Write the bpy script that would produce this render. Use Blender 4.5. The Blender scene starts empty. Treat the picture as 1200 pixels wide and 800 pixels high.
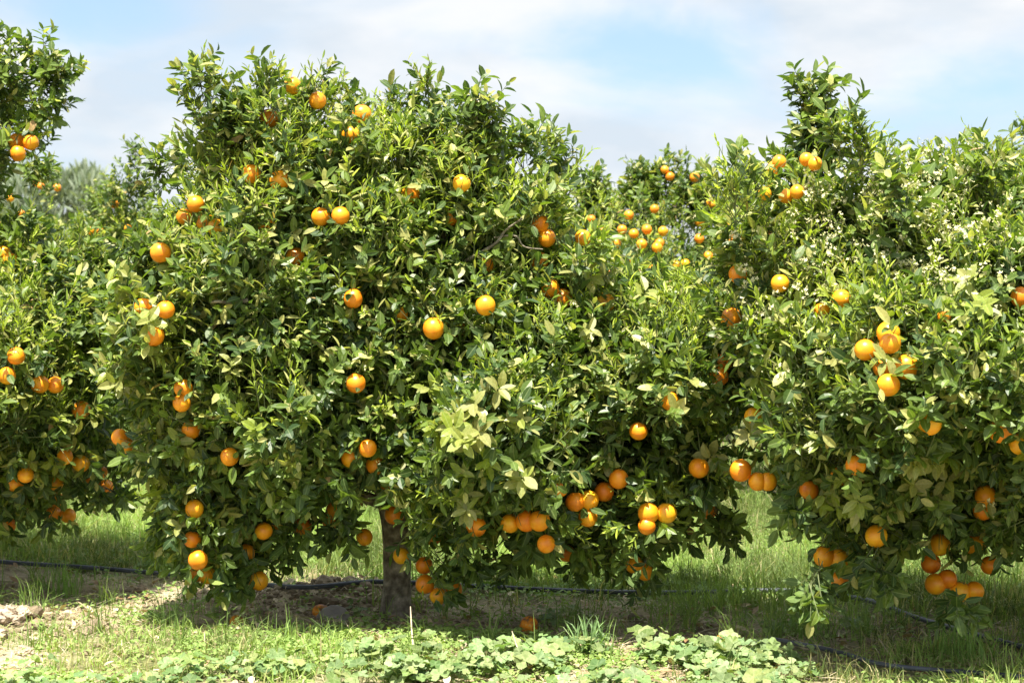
import bpy, math
import numpy as np
from mathutils import Vector

scene = bpy.context.scene
COL = scene.collection
F, HY, CAMZ = 2100.0, 367.0, 1.6          # focal length in photo pixels, horizon row, eye height
rng = np.random.default_rng(7)
def rnd(a, b, n=None): return rng.uniform(a, b, n)

def world(px, py, Y):
    """point of the place that lies Y metres away in direction px,py of the photograph"""
    return np.array([(px-600.0)*Y/F, Y, CAMZ-(py-HY)*Y/F])
def norm(v):
    return v/np.maximum(np.linalg.norm(v, axis=-1, keepdims=True), 1e-9)

# ------------------------------------------------------------------ materials
def new_mat(name):
    m = bpy.data.materials.new(name); m.use_nodes = True
    nt = m.node_tree; nt.nodes.clear()
    return m, nt, nt.nodes, nt.links
def node(nt, kind, **kw):
    n = nt.nodes.new(kind)
    for k, v in kw.items():
        if k.startswith('i_'):
            n.inputs[k[2:].replace('_', ' ')].default_value = v
        else: setattr(n, k, v)
    return n
def ramp(nt, fac, stops):
    r = nt.nodes.new('ShaderNodeValToRGB'); e = r.color_ramp.elements
    while len(e) < len(stops): e.new(0.5)
    for s, (p, c) in zip(e, stops):
        s.position = p; s.color = (*c, 1)
    nt.links.new(fac, r.inputs[0]); return r.outputs[0]
def mixc(nt, fac, a, b, mode='MIX'):
    m = nt.nodes.new('ShaderNodeMix'); m.data_type = 'RGBA'; m.blend_type = mode
    for idx, v in ((0, fac), (6, a), (7, b)):
        if isinstance(v, (int, float)): m.inputs[idx].default_value = v
        elif isinstance(v, tuple): m.inputs[idx].default_value = (*v, 1)
        else: nt.links.new(v, m.inputs[idx])
    return m.outputs[2]
def mathn(nt, op, a, b=None, clamp=False):
    m = nt.nodes.new('ShaderNodeMath'); m.operation = op; m.use_clamp = clamp
    for i, v in enumerate((a, b)):
        if v is None: continue
        if isinstance(v, (int, float)): m.inputs[i].default_value = v
        else: nt.links.new(v, m.inputs[i])
    return m.outputs[0]

def leaf_material(name, rough=0.42, trans=0.38, spec=0.45, under=(0.9, 1.0, 0.8), vein=0.35):
    m, nt, N, L = new_mat(name)
    at = node(nt, 'ShaderNodeAttribute', attribute_name='leafcol')
    uv = node(nt, 'ShaderNodeUVMap', uv_map='UVMap')
    sx = node(nt, 'ShaderNodeSeparateXYZ'); L.new(uv.outputs[0], sx.inputs[0])
    ax = mathn(nt, 'ABSOLUTE', mathn(nt, 'SUBTRACT', sx.outputs[0], 0.5))
    mid = mathn(nt, 'SUBTRACT', 1.0, mathn(nt, 'MULTIPLY', ax, 14.0), True)   # pale midrib
    geo = node(nt, 'ShaderNodeNewGeometry')
    nz = node(nt, 'ShaderNodeTexNoise', i_Scale=90.0, i_Detail=2.0); L.new(geo.outputs['Position'], nz.inputs['Vector'])
    mott = ramp(nt, nz.outputs[0], [(0.35, (0.82, 0.86, 0.8)), (0.65, (1.15, 1.1, 1.2))])
    c = mixc(nt, 1.0, at.outputs[0], mott, 'MULTIPLY')
    c = mixc(nt, mathn(nt, 'MULTIPLY', mid, vein), c, (0.42, 0.50, 0.22))
    und = mixc(nt, 0.2, mixc(nt, 1.0, c, (*under,), 'MULTIPLY'), (0.20, 0.27, 0.12))
    c2 = mixc(nt, geo.outputs['Backfacing'], c, und)
    p = node(nt, 'ShaderNodeBsdfPrincipled'); L.new(c2, p.inputs['Base Color'])
    rr = mathn(nt, 'ADD', mathn(nt, 'MULTIPLY', geo.outputs['Backfacing'], 0.25), rough)
    L.new(rr, p.inputs['Roughness']); p.inputs['Specular IOR Level'].default_value = spec
    t = node(nt, 'ShaderNodeBsdfTranslucent')
    L.new(mixc(nt, 1.0, c, (1.25, 1.35, 0.45), 'MULTIPLY'), t.inputs[0])
    mx = node(nt, 'ShaderNodeMixShader'); mx.inputs[0].default_value = trans
    L.new(p.outputs[0], mx.inputs[1]); L.new(t.outputs[0], mx.inputs[2])
    o = node(nt, 'ShaderNodeOutputMaterial'); L.new(mx.outputs[0], o.inputs[0])
    return m

def noisy_material(name, stops, scale, rough=0.8, bump=0.3, bscale=None, dist=0.01, detail=6.0, spec=0.3, obj_random=None):
    m, nt, N, L = new_mat(name)
    tc = node(nt, 'ShaderNodeTexCoord')
    nz = node(nt, 'ShaderNodeTexNoise', i_Scale=scale, i_Detail=detail); L.new(tc.outputs['Object'], nz.inputs['Vector'])
    c = ramp(nt, nz.outputs[0], stops)
    if obj_random:
        oi = node(nt, 'ShaderNodeObjectInfo')
        c = mixc(nt, 1.0, c, ramp(nt, oi.outputs['Random'], obj_random), 'MULTIPLY')
    p = node(nt, 'ShaderNodeBsdfPrincipled'); L.new(c, p.inputs['Base Color'])
    p.inputs['Roughness'].default_value = rough; p.inputs['Specular IOR Level'].default_value = spec
    b2 = node(nt, 'ShaderNodeTexNoise', i_Scale=bscale or scale*3, i_Detail=4.0); L.new(tc.outputs['Object'], b2.inputs['Vector'])
    bp = node(nt, 'ShaderNodeBump', i_Strength=bump, i_Distance=dist); L.new(b2.outputs[0], bp.inputs['Height'])
    L.new(bp.outputs[0], p.inputs['Normal'])
    o = node(nt, 'ShaderNodeOutputMaterial'); L.new(p.outputs[0], o.inputs[0])
    return m

M = {}
M['leaf'] = leaf_material('citrus_leaf')
M['grass'] = leaf_material('grass_blade', rough=0.5, trans=0.35, spec=0.35, vein=0.1)
M['weed'] = leaf_material('weed_leaf', rough=0.6, trans=0.3, spec=0.3, vein=0.25)
M['olive'] = leaf_material('olive_leaf', rough=0.6, trans=0.2, spec=0.3, under=(1.1, 1.15, 1.2), vein=0.1)
M['litter'] = leaf_material('dry_litter', rough=0.8, trans=0.1, spec=0.2, under=(0.9, 0.85, 0.7), vein=0.0)
M['petal'] = noisy_material('blossom_petal', [(0.3, (0.56, 0.53, 0.27)), (0.7, (0.66, 0.64, 0.40))], 60, 0.6, 0.0)
M['bark'] = noisy_material('citrus_bark', [(0.34, (0.10, 0.08, 0.06)), (0.5, (0.22, 0.19, 0.145)), (0.66, (0.42, 0.37, 0.29))], 22, 0.9, 1.0, 45, 0.012)
M['twig'] = noisy_material('green_twig', [(0.3, (0.07, 0.10, 0.03)), (0.7, (0.14, 0.16, 0.07))], 30, 0.7, 0.2)
M['orange'] = noisy_material('orange_peel', [(0.28, (0.76, 0.22, 0.008)), (0.5, (0.86, 0.29, 0.010)), (0.7, (0.95, 0.42, 0.016))], 16, 0.38, 0.35, 260, 0.0012, 3.0, 0.5,
                             obj_random=[(0.0, (0.92, 0.76, 0.9)), (0.35, (1, .95, 1)), (.7, (1, 1.08, 1)), (1.0, (1.0, 1.35, 1.4))])
M['calyx'] = noisy_material('calyx', [(0.3, (0.10, 0.14, 0.04)), (0.7, (0.20, 0.22, 0.08))], 80, 0.7, 0.1)
M['pipe'] = noisy_material('drip_pipe', [(0.35, (0.035, 0.04, 0.048)), (0.62, (0.10, 0.11, 0.13)), (0.75, (0.30, 0.27, 0.22))], 5, 0.5, 0.15, 30, 0.002)
M['clod'] = noisy_material('soil_clod', [(0.3, (0.15, 0.11, 0.07)), (0.6, (0.27, 0.215, 0.14)), (0.75, (0.40, 0.34, 0.235))], 9, 0.95, 0.9, 40, 0.01)
M['dry_clod'] = noisy_material('dry_soil_lump', [(0.3, (0.26, 0.20, 0.14)), (0.55, (0.42, 0.34, 0.25)), (0.75, (0.55, 0.47, 0.36))], 12, 0.95, 1.0, 60, 0.012)
M['rock'] = noisy_material('field_stone', [(0.3, (0.20, 0.18, 0.16)), (0.7, (0.36, 0.33, 0.29))], 10, 0.9, 0.8, 35, 0.008)
M['stick'] = noisy_material('dry_stick', [(0.3, (0.38, 0.30, 0.20)), (0.7, (0.58, 0.48, 0.34))], 25, 0.8, 0.2)

# ------------------------------------------------------------------ object helpers
def tag(o, label=None, cat=None, group=None, kind=None):
    if label: o['label'] = label
    if cat: o['category'] = cat
    if group: o['group'] = group
    if kind: o['kind'] = kind
    return o
def empty(name, loc):
    o = bpy.data.objects.new(name, None); COL.objects.link(o)
    o.location = tuple(float(v) for v in loc); o.empty_display_size = 0.2; return o
def link(name, me, parent=None, world_mesh=True):
    o = bpy.data.objects.new(name, me); COL.objects.link(o)
    if parent:
        o.parent = parent
        if world_mesh: o.location = -parent.location      # mesh coordinates are world coordinates
    return o
def np_mesh(name, V, loops, starts, mats, matidx=None, col=None, uv=None, smooth=False):
    me = bpy.data.meshes.new(name)
    me.vertices.add(len(V)); me.vertices.foreach_set('co', np.ascontiguousarray(V, np.float32).ravel())
    me.loops.add(len(loops)); me.loops.foreach_set('vertex_index', loops.astype(np.int32))
    me.polygons.add(len(starts)); me.polygons.foreach_set('loop_start', starts.astype(np.int32))
    for m in mats: me.materials.append(m)
    if matidx is not None: me.polygons.foreach_set('material_index', matidx.astype(np.int32))
    me.polygons.foreach_set('use_smooth', np.full(len(starts), smooth, bool))
    if col is not None:
        a = me.attributes.new('leafcol', 'FLOAT_COLOR', 'POINT')
        a.data.foreach_set('color', np.concatenate([col, np.ones((len(col), 1))], 1).astype(np.float32).ravel())
    if uv is not None:
        u = me.uv_layers.new(name='UVMap')
        u.data.foreach_set('uv', uv[loops].astype(np.float32).ravel())
    me.update(calc_edges=True)
    return me
class MB:
    """collects template pieces into one mesh"""
    def __init__(s): s.V=[]; s.Lp=[]; s.S=[]; s.C=[]; s.U=[]; s.M=[]; s.nv=0; s.nl=0
    def add(s, V, faces, col=None, uv=None, mat=0):
        """V (n,k,3) : n copies of a k-vertex template with the same faces"""
        V = np.asarray(V, float)
        if V.ndim == 2: V = V[None]
        n, k = V.shape[:2]
        if n == 0: return
        lp = np.concatenate([np.array(f) for f in faces]); ln = np.array([len(f) for f in faces])
        st = np.concatenate([[0], np.cumsum(ln)[:-1]])
        s.V.append(V.reshape(-1, 3))
        s.Lp.append((lp[None]+(np.arange(n)*k)[:, None]+s.nv).ravel())
        s.S.append((st[None]+(np.arange(n)*len(lp))[:, None]+s.nl).ravel())
        s.M.append(np.full(n*len(faces), mat))
        c = np.full((n, 3), 0.1) if col is None else np.asarray(col, float).reshape(-1, 3)*np.ones((n, 1))
        s.C.append(np.repeat(c, k, 0))
        u = np.zeros((k, 2)) if uv is None else uv
        s.U.append(np.tile(u, (n, 1)))
        s.nv += n*k; s.nl += n*len(lp)
    def mesh(s, name, mats, smooth=False):
        return np_mesh(name, np.concatenate(s.V), np.concatenate(s.Lp), np.concatenate(s.S), mats,
                       np.concatenate(s.M), np.concatenate(s.C), np.concatenate(s.U), smooth)

def frames_along(P):
    T = norm(np.gradient(P, axis=0)); ref = np.array([0.31, 0.2, 0.93])
    A = norm(np.cross(T, ref)); B = np.cross(T, A); return A, B
def tube(mb, P, R, seg=8, mat=0, rough=0.0, col=None):
    P = np.asarray(P, float); R = np.ones(len(P))*R; A, B = frames_along(P)
    th = np.arange(seg)*2*math.pi/seg
    rr = R[:, None]*(1+rough*rng.normal(size=(len(P), seg)))
    V = P[:, None]+rr[..., None]*(np.cos(th)[None, :, None]*A[:, None]+np.sin(th)[None, :, None]*B[:, None])
    V = V.reshape(-1, 3); fs = []
    for i in range(len(P)-1):
        for j in range(seg):
            k = (j+1) % seg
            fs.append([i*seg+j, i*seg+k, (i+1)*seg+k, (i+1)*seg+j])
    fs.append(list(range(seg))[::-1]); fs.append([(len(P)-1)*seg+j for j in range(seg)])
    mb.add(V, fs, col=col, mat=mat)
def spline(pts, n):
    pts = np.asarray(pts, float); m = len(pts); t = np.linspace(0, m-1, n); out = []
    for x in t:
        i = min(int(x), m-2); f = x-i
        p0, p1, p2, p3 = pts[max(i-1, 0)], pts[i], pts[i+1], pts[min(i+2, m-1)]
        out.append(0.5*((2*p1)+(-p0+p2)*f+(2*p0-5*p1+4*p2-p3)*f*f+(-p0+3*p1-3*p2+p3)*f**3))
    return np.array(out)

# smooth value noise in the plane, for the ground and the plant cover
_T = np.random.default_rng(3).uniform(0, 1, (64, 64))
def vnoise(x, y, s):
    x = np.asarray(x)*s+100.3; y = np.asarray(y)*s+57.1
    xi = np.floor(x).astype(int); yi = np.floor(y).astype(int); fx = x-xi; fy = y-yi
    fx = fx*fx*(3-2*fx); fy = fy*fy*(3-2*fy)
    a = _T[xi % 64, yi % 64]; b = _T[(xi+1) % 64, yi % 64]; c = _T[xi % 64, (yi+1) % 64]; d = _T[(xi+1) % 64, (yi+1) % 64]
    return (a*(1-fx)+b*fx)*(1-fy)+(c*(1-fx)+d*fx)*fy
def fbm(x, y, s, o=4):
    return sum(vnoise(x, y, s*2**i)*0.5**i for i in range(o))/sum(0.5**i for i in range(o))
def smooth(a, b, x):
    t = np.clip((x-a)/(b-a), 0, 1); return t*t*(3-2*t)

ROWDIR = np.array([0.934, -0.36]); ROWN = np.array([0.36, 0.934]); P0 = np.array([-0.62, 9.5])
def row_s(x, y): return (np.asarray(x)-P0[0])*ROWN[0]+(np.asarray(y)-P0[1])*ROWN[1]
def bump_at(x, y, cx, cy, rx, ry, h):
    return h*np.exp(-((x-cx)/rx)**2-((y-cy)/ry)**2)
def gh(x, y):
    x = np.asarray(x, float); y = np.asarray(y, float)
    near = np.exp(-np.maximum(np.hypot(x, y-12)-25, 0)/20)
    h = (fbm(x, y, 0.6, 3)-0.5)*0.09*near+(fbm(x, y, 5.0, 3)-0.5)*0.035*near
    h += bump_at(x, y, -1.0, 10.05, 0.42, 0.30, 0.10)*(0.6+0.8*fbm(x, y, 9, 3))       # dug soil beside the trunk
    h += bump_at(x, y, -2.45, 9.0, 0.35, 0.35, 0.09)*(0.6+0.8*fbm(x, y, 9, 3))       # pale soil heap, left
    return h
def on_ground(px, py):
    Y = F*CAMZ/(py-HY)
    for _ in range(4):
        X = (px-600)*Y/F; Y = F*(CAMZ-float(gh(X, Y)))/(py-HY)
    return (px-600)*Y/F, Y

# ------------------------------------------------------------------ ground
def make_ground():
    xs = np.concatenate([-np.geomspace(1500, 9, 26), np.arange(-8.4, 8.41, 0.06), np.geomspace(9, 1500, 26)])
    ys = np.concatenate([-np.geomspace(1500, 2, 20), [0, 1.5, 3, 4.2, 5.2], np.arange(6.0, 18, 0.06), np.arange(18, 34, 0.3), np.geomspace(35, 2500, 26)])
    X, Y = np.meshgrid(xs, ys); Z = gh(X, Y)
    V = np.stack([X, Y, Z], -1).reshape(-1, 3); nx, ny = len(xs), len(ys)
    i = np.arange(nx-1)[None]+np.arange(ny-1)[:, None]*nx; i = i.ravel()
    loops = np.stack([i, i+1, i+nx+1, i+nx], 1).ravel()
    c = cover(V[:, 0], V[:, 1])
    m, nt, N, L = new_mat('orchard_soil')
    geo = node(nt, 'ShaderNodeNewGeometry')
    a = node(nt, 'ShaderNodeTexNoise', i_Scale=1.6, i_Detail=8.0, i_Roughness=0.65); L.new(geo.outputs['Position'], a.inputs['Vector'])
    b = node(nt, 'ShaderNodeTexNoise', i_Scale=28.0, i_Detail=6.0, i_Roughness=0.7); L.new(geo.outputs['Position'], b.inputs['Vector'])
    soil = ramp(nt, a.outputs[0], [(0.32, (0.17, 0.125, 0.075)), (0.48, (0.31, 0.25, 0.155)), (0.62, (0.50, 0.425, 0.285))])
    soil = mixc(nt, 0.8, soil, ramp(nt, b.outputs[0], [(0.3, (0.55, 0.5, 0.45)), (0.5, (1, 1, 1)), (0.7, (1.35, 1.3, 1.2))]), 'MULTIPLY')
    at = node(nt, 'ShaderNodeAttribute', attribute_name='leafcol')
    sx = node(nt, 'ShaderNodeSeparateColor'); L.new(at.outputs[0], sx.inputs[0])
    green = ramp(nt, b.outputs[0], [(0.35, (0.05, 0.075, 0.02)), (0.5, (0.10, 0.14, 0.035)), (0.66, (0.25, 0.22, 0.10))])
    col = mixc(nt, mathn(nt, 'MULTIPLY', sx.outputs[0], 0.8), soil, green)
    p = node(nt, 'ShaderNodeBsdfPrincipled'); L.new(col, p.inputs['Base Color']); p.inputs['Roughness'].default_value = 0.95
    p.inputs['Specular IOR Level'].default_value = 0.15
    bp = node(nt, 'ShaderNodeBump', i_Strength=0.9, i_Distance=0.03); L.new(b.outputs[0], bp.inputs['Height']); L.new(bp.outputs[0], p.inputs['Normal'])
    o = node(nt, 'ShaderNodeOutputMaterial'); L.new(p.outputs[0], o.inputs[0])
    me = np_mesh('ground', V, loops, np.arange(len(i))*4, [m], col=np.stack([c, c, c], 1), smooth=True)
    tag(link('ground', me), kind='structure')

def cover(x, y):
    """how thickly grass covers the place (0..1)"""
    s = row_s(x, y) % 6.9; s = np.where(s > 3.45, s-6.9, s)
    s0 = row_s(x, y)
    strip = smooth(0.35, 1.15, np.abs(s)+0.5*(fbm(x, y, 1.3)-0.5))
    front = (s0 < -0.2)
    n = fbm(x+9, y, 1.1, 4)
    c = strip*np.where(front, smooth(0.38, 0.62, n)*0.85, 0.55+0.45*smooth(0.3, 0.55, n))
    right = smooth(0.9, 1.6, x)*smooth(12.5, 11, y)
    c = np.maximum(c, right*(0.45+0.5*smooth(0.4, 0.6, n)))
    c *= 1-bump_at(x, y, -2.45, 9.0, 0.42, 0.40, 0.95)-bump_at(x, y, -1.0, 10.0, 0.5, 0.3, 0.9)
    return np.clip(c, 0.03, 1)

# ------------------------------------------------------------------ leaves
LT = np.array([0, .22, .5, .78, 1.0]); LW = np.array([0, .78, 1.0, .72, 0])
def leaf_verts(base, d, n, Ln, Wd, arch, fold, tw=None):
    s = np.cross(d, n); k = len(base)
    rows = []
    def P(t, u):
        w = -arch*Ln*t*t+fold*abs(u)*Wd
        dd = 1-0.35*arch*t
        return base+d*((t*Ln*dd)[:, None])+s*((u*Wd)[:, None])+n*(w[:, None])
    for t in LT: rows.append(P(t, 0.0))
    for t, w in zip(LT[1:4], LW[1:4]): rows.append(P(t, -0.5*w))
    for t, w in zip(LT[1:4], LW[1:4]): rows.append(P(t, 0.5*w))
    return np.stack(rows, 1)
LEAF_F = [[0, 5, 1], [1, 5, 6, 2], [2, 6, 7, 3], [3, 7, 4], [0, 1, 8], [1, 2, 9, 8], [2, 3, 10, 9], [3, 4, 10]]
LEAF_F = [f[::-1] for f in LEAF_F]
LEAF_UV = np.array([[.5, t] for t in LT]+[[.5-.5*w, t] for t, w in zip(LT[1:4], LW[1:4])]+[[.5+.5*w, t] for t, w in zip(LT[1:4], LW[1:4])])

# leaf colours (reflectance of the leaf itself, by age and health)
C_OLD = np.array([0.040, 0.082, 0.023]); C_MID = np.array([0.145, 0.215, 0.030]); C_NEW = np.array([0.38, 0.46, 0.055]); C_PALE = np.array([0.46, 0.46, 0.15])

def sprig_leaves(pos, axis, kind, sc=1.0):
    """pos, axis (n,3), kind (n,) 0 mature 1 young shoot 2 pale rosette -> leaf arrays, twig segments"""
    n = len(pos); K = 11
    axis = norm(axis); ref = np.where(np.abs(axis[:, 2:3]) > .9, [[1., 0, 0]], [[0, 0, 1.]])
    a = norm(np.cross(axis, ref)); b = np.cross(axis, a)
    out = {k: [] for k in ('base', 'd', 'n', 'L', 'W', 'arch', 'fold', 'col')}
    k0 = kind[:, None]
    Lt = np.select([kind == 0, kind == 1, kind == 2], [rnd(.10, .17, n), rnd(.11, .20, n), rnd(.05, .09, n)])*sc
    nl = np.select([kind == 0, kind == 1, kind == 2], [rng.integers(7, 11, n), rng.integers(8, 12, n), rng.integers(6, 9, n)])
    ph0 = rnd(0, 6.28, n); vigor = rnd(0.85, 1.15, n)
    tone = rnd(0, 1, n)
    for j in range(K):
        act = j < nl
        if not act.any(): continue
        f = (j+0.5)/nl
        ph = ph0+j*2.4+rng.normal(0, .25, n)
        th = np.select([kind == 0, kind == 1, kind == 2], [1.25-0.65*f, 0.80-0.5*f, 1.45-0.45*f])+rng.normal(0, .16, n)
        rad = a*np.cos(ph)[:, None]+b*np.sin(ph)[:, None]
        d = axis*np.cos(th)[:, None]+rad*np.sin(th)[:, None]
        nn = axis*np.sin(th)[:, None]-rad*np.cos(th)[:, None]
        L = np.select([kind == 0, kind == 1, kind == 2], [rnd(.046, .092, n), rnd(.036, .080, n), rnd(.070, .096, n)])*vigor*sc
        L *= np.where(kind == 1, 1.15-0.45*f, 1.0)
        W = L*np.select([kind == 0, kind == 1, kind == 2], [rnd(.38, .52, n), rnd(.15, .26, n), rnd(.42, .52, n)])
        base = pos+axis*(Lt*f)[:, None]
        d = norm(d+np.array([0, 0, -1])*np.where(kind == 1, .03, .28)[:, None]*rnd(0, 1, n)[:, None]+rng.normal(0, .10, (n, 3)))
        nn = norm(nn+np.array([0, 0, .5])+rng.normal(0, .22, (n, 3)))
        nn = norm(nn-d*np.sum(nn*d, 1, keepdims=True))
        t = np.clip(tone+rng.normal(0, .22, n), 0, 1)[:, None]
        col = np.select([k0 == 0, k0 == 1, k0 == 2], [C_OLD*(1-t)+C_MID*t, C_MID*(1-t)*.9+C_NEW*(t+.1), (C_MID*.4+C_NEW*.5)*(1-t)+C_PALE*.68*t])
        sick = rnd(0, 1, n)[:, None]
        col = np.where((sick < .04+.14*smooth(.3, 1.8, base[:, 2:3])) & (k0 < 2), C_PALE*(0.6+0.5*t), col)
        col = np.where((sick > .997), np.array([0.42, 0.28, 0.12]), col)
        for key, v in (('base', base), ('d', d), ('n', nn), ('L', L), ('W', W), ('arch', rnd(-.03, .30, n)), ('fold', rnd(.10, .55, n)), ('col', col)):
            out[key].append(v[act])
    out = {k: np.concatenate(v) for k, v in out.items()}
    seg = (pos-axis*0.05, pos+axis*(Lt*0.97)[:, None])
    return out, seg

STICK_F = [[0, 1, 4, 3], [1, 2, 5, 4], [2, 0, 3, 5], [3, 4, 5]]
def sticks(mb, A, B, r0, r1, mat=0, col=None):
    T = norm(B-A); ref = np.where(np.abs(T[:, 2:3]) > .9, [[1., 0, 0]], [[0, 0, 1.]])
    a = norm(np.cross(T, ref)); b = np.cross(T, a); V = []
    for P, r in ((A, r0), (B, r1)):
        for k in range(3):
            th = k*2.094; V.append(P+(a*math.cos(th)+b*math.sin(th))*r)
    mb.add(np.stack(V, 1), STICK_F, mat=mat, col=col)

# ------------------------------------------------------------------ crowns
def poly_dist(px, pz, poly):
    inside = np.zeros(len(px), bool); dm = np.full(len(px), 1e9); n = len(poly)
    for i in range(n):
        x1, z1 = poly[i]; x2, z2 = poly[(i+1) % n]
        c = ((z1 > pz) != (z2 > pz)) & (px < (x2-x1)*(pz-z1)/(z2-z1+1e-12)+x1); inside ^= c
        dx, dz = x2-x1, z2-z1; t = np.clip(((px-x1)*dx+(pz-z1)*dz)/(dx*dx+dz*dz+1e-12), 0, 1)
        dm = np.minimum(dm, np.hypot(px-x1-t*dx, pz-z1-t*dz))
    return np.where(inside, dm, -dm)

def make_lobes(poly, Y0, Tmax, n_try=9000, R=1.25, rmin=.11, rmax=.29, sep=.66, top_lean=0.0):
    xs = [p[0] for p in poly]; zs = [p[1] for p in poly]
    C = []; Rr = []
    x = rnd(min(xs), max(xs), n_try); z = rnd(min(zs), max(zs), n_try)
    d = poly_dist(x, z, poly)-.085; r = rnd(rmin, rmax, n_try)
    side = rnd(0, 1, n_try)
    for i in range(n_try):
        if d[i] < r[i]*.95+.03: 
            if d[i] > 0.12: r[i] = (d[i]-.03)/.95
            else: continue
        T = Tmax*math.sqrt(max(0, 1-(1-min(d[i]/R, 1))**2))
        T *= 1.08-.48*smooth(1.0, 2.5, z[i])                      # the crown is deepest low down and narrows to the top
        T = max(T*(.70+.62*smooth(.32, .68, fbm(x[i]*1.0+11, z[i]+5, 1.9, 2)))-r[i]*.75, 0)      # boughs stand out, hollows between them
        y = Y0+(-T if side[i] < .62 else (T*.62 if side[i] < .88 else rnd(-T, T)))+rng.normal(0, .07)
        z[i] += .12*max(CAMZ-z[i], 0)*max(Y0-y, 0)+.10*max(CAMZ-z[i], 0)*max(y-Y0, 0)   # the underside curves up towards front and back
        c = np.array([x[i], y, z[i]])
        if C:
            D = np.linalg.norm(np.array(C)-c, axis=1)
            if (D < sep*(np.array(Rr)+r[i])*1.0).any(): continue
        C.append(c); Rr.append(r[i])
    return np.array(C), np.array(Rr)

def ray_front(px, py, C, R, default):
    o = np.array([0, 0, CAMZ]); d = norm(world(px, py, 1.0)-o)
    oc = o-C; b = oc@d; q = b*b-(np.sum(oc*oc, 1)-(R*1.0)**2)
    ok = q > 0
    if not ok.any(): return default
    t = (-b[ok]-np.sqrt(q[ok])); return float((o+d*t.min())[1])

def seg_dist(P, a, b):
    ab = b-a; t = np.clip(((P-a)@ab)/(ab@ab), 0, 1); return np.linalg.norm(P-a-t[:, None]*ab, axis=1)

def crown_leaves(C, R, dens, shoots, young=.5, pale=.05, inner=900, low=0.95, sc=1.0, holes=(), rosettes=(), blossom=0.0, bloom=()):
    pos = []; ax = []; kd = []
    for i, (c, r) in enumerate(zip(C, R)):
        n = int(4*math.pi*r*r*dens); nrm = norm(rng.normal(size=(n, 3)))
        rad = r*rnd(.62, 1.04, n); p = c+nrm*rad[:, None]
        D = np.linalg.norm(p[:, None]-C[None], axis=2)/R[None]; D[:, i] = 9
        keep = D.min(1) > .72; p = p[keep]; nrm = nrm[keep]; m = len(p)
        lift = np.where(p[:, 2] > low, rnd(.35, .9, m), rnd(-.35, .35, m))
        a = nrm*.65+np.array([0, 0, 1])*lift[:, None]+rng.normal(0, .26, (m, 3))
        lobe_y = np.clip(rng.normal(young, .12)+1.5*(fbm(c[0]+7, c[2]*1.2+3, 1.6, 2)-.5), .04, .95); lobe_p = pale*(.3+3.2*smooth(.5, .75, fbm(c[0]+31, c[2]+13, 1.5, 2)))
        u = rnd(0, 1, m); py = lobe_y*smooth(-.5, .6, nrm[:, 2])*np.where(p[:, 2] > low, 1, .55)
        k = np.where(u < py, 1, np.where(u > 1-lobe_p, 2, 0))
        pos.append(p); ax.append(a); kd.append(k)
    if inner:
        w = R**3/np.sum(R**3); idx = rng.choice(len(R), inner, p=w)
        p = C[idx]*1.0; cen = C.mean(0); p = p+(cen-p)*rnd(0, .55, inner)[:, None]+rng.normal(0, .12, (inner, 3))
        p[:, 2] = np.maximum(p[:, 2], np.percentile(C[:, 2], 6))
        pos.append(p); ax.append(rng.normal(size=(inner, 3))+[0, 0, .4]); kd.append(np.zeros(inner, int))
    for (base, tip, wd, mix) in shoots:
        base, tip = np.array(base), np.array(tip); ln = np.linalg.norm(tip-base); n = int(ln*75+4)
        t = np.sort(rnd(0, 1, n)); t[-2:] = 1
        q = base+(tip-base)*t[:, None]; w = wd*(1-t**1.5*.85)
        nr = rng.normal(size=(n, 3)); nr[:, 2] *= .3
        pos.append(q+norm(nr)*(w*rnd(.2, 1, n))[:, None]); ax.append(norm(tip-base)*.9+norm(nr)*.75+rng.normal(0, .12, (n, 3)))
        kd.append(np.where(rnd(0, 1, n) < mix, 1, 0))
    for rp in rosettes:
        for _ in range(2):
            pos.append((np.array(rp)+rng.normal(0, .05, 3))[None]); ax.append(np.array([[rng.normal(0, .4), -.75, .35]])); kd.append(np.array([2]))
    pos = np.concatenate(pos); ax = np.concatenate(ax); kd = np.concatenate(kd)
    Lf, seg = sprig_leaves(pos, ax, kd, sc)
    mid = Lf['base']+Lf['d']*(Lf['L']*.5)[:, None]; keep = np.ones(len(mid), bool); sk = np.ones(len(pos), bool)
    smid = (seg[0]+seg[1])*.5
    for (a, b, r, leave) in holes:
        lo = np.minimum(a, b)-r-.1; hi = np.maximum(a, b)+r+.1
        cand = np.where(np.all((mid > lo) & (mid < hi), axis=1))[0]
        if len(cand):
            dd = seg_dist(mid[cand], a, b); kill = (dd < r) & (rnd(0, 1, len(cand)) > leave); keep[cand[kill]] = False
        c2 = np.where(np.all((smid > lo) & (smid < hi), axis=1))[0]
        if len(c2):
            dd = seg_dist(smid[c2], a, b); sk[c2[dd < r]] = False
    Lf = {k: v[keep] for k, v in Lf.items()}
    fl = None
    if blossom:
        tips = seg[1]; pr = np.full(len(tips), blossom)
        for q in bloom: pr += .9*np.exp(-np.sum((tips-q)**2, 1)/.20**2)
        out_idx = np.where(rnd(0, 1, len(tips)) < pr)[0]
        fl = [(tips[i], norm(ax[i])) for i in out_idx if sk[i]]
    return Lf, (seg[0][sk], seg[1][sk]), fl

def leaf_mesh(name, Lf, seg, mats, twig_r=.0022):
    mb = MB()
    V = leaf_verts(Lf['base'], Lf['d'], Lf['n'], Lf['L'], Lf['W'], Lf['arch'], Lf['fold'])
    mb.add(V, LEAF_F, col=Lf['col'], uv=LEAF_UV)
    if seg is not None: sticks(mb, seg[0], seg[1], twig_r*1.3, twig_r*.6, mat=1)
    return mb.mesh(name, mats)

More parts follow.
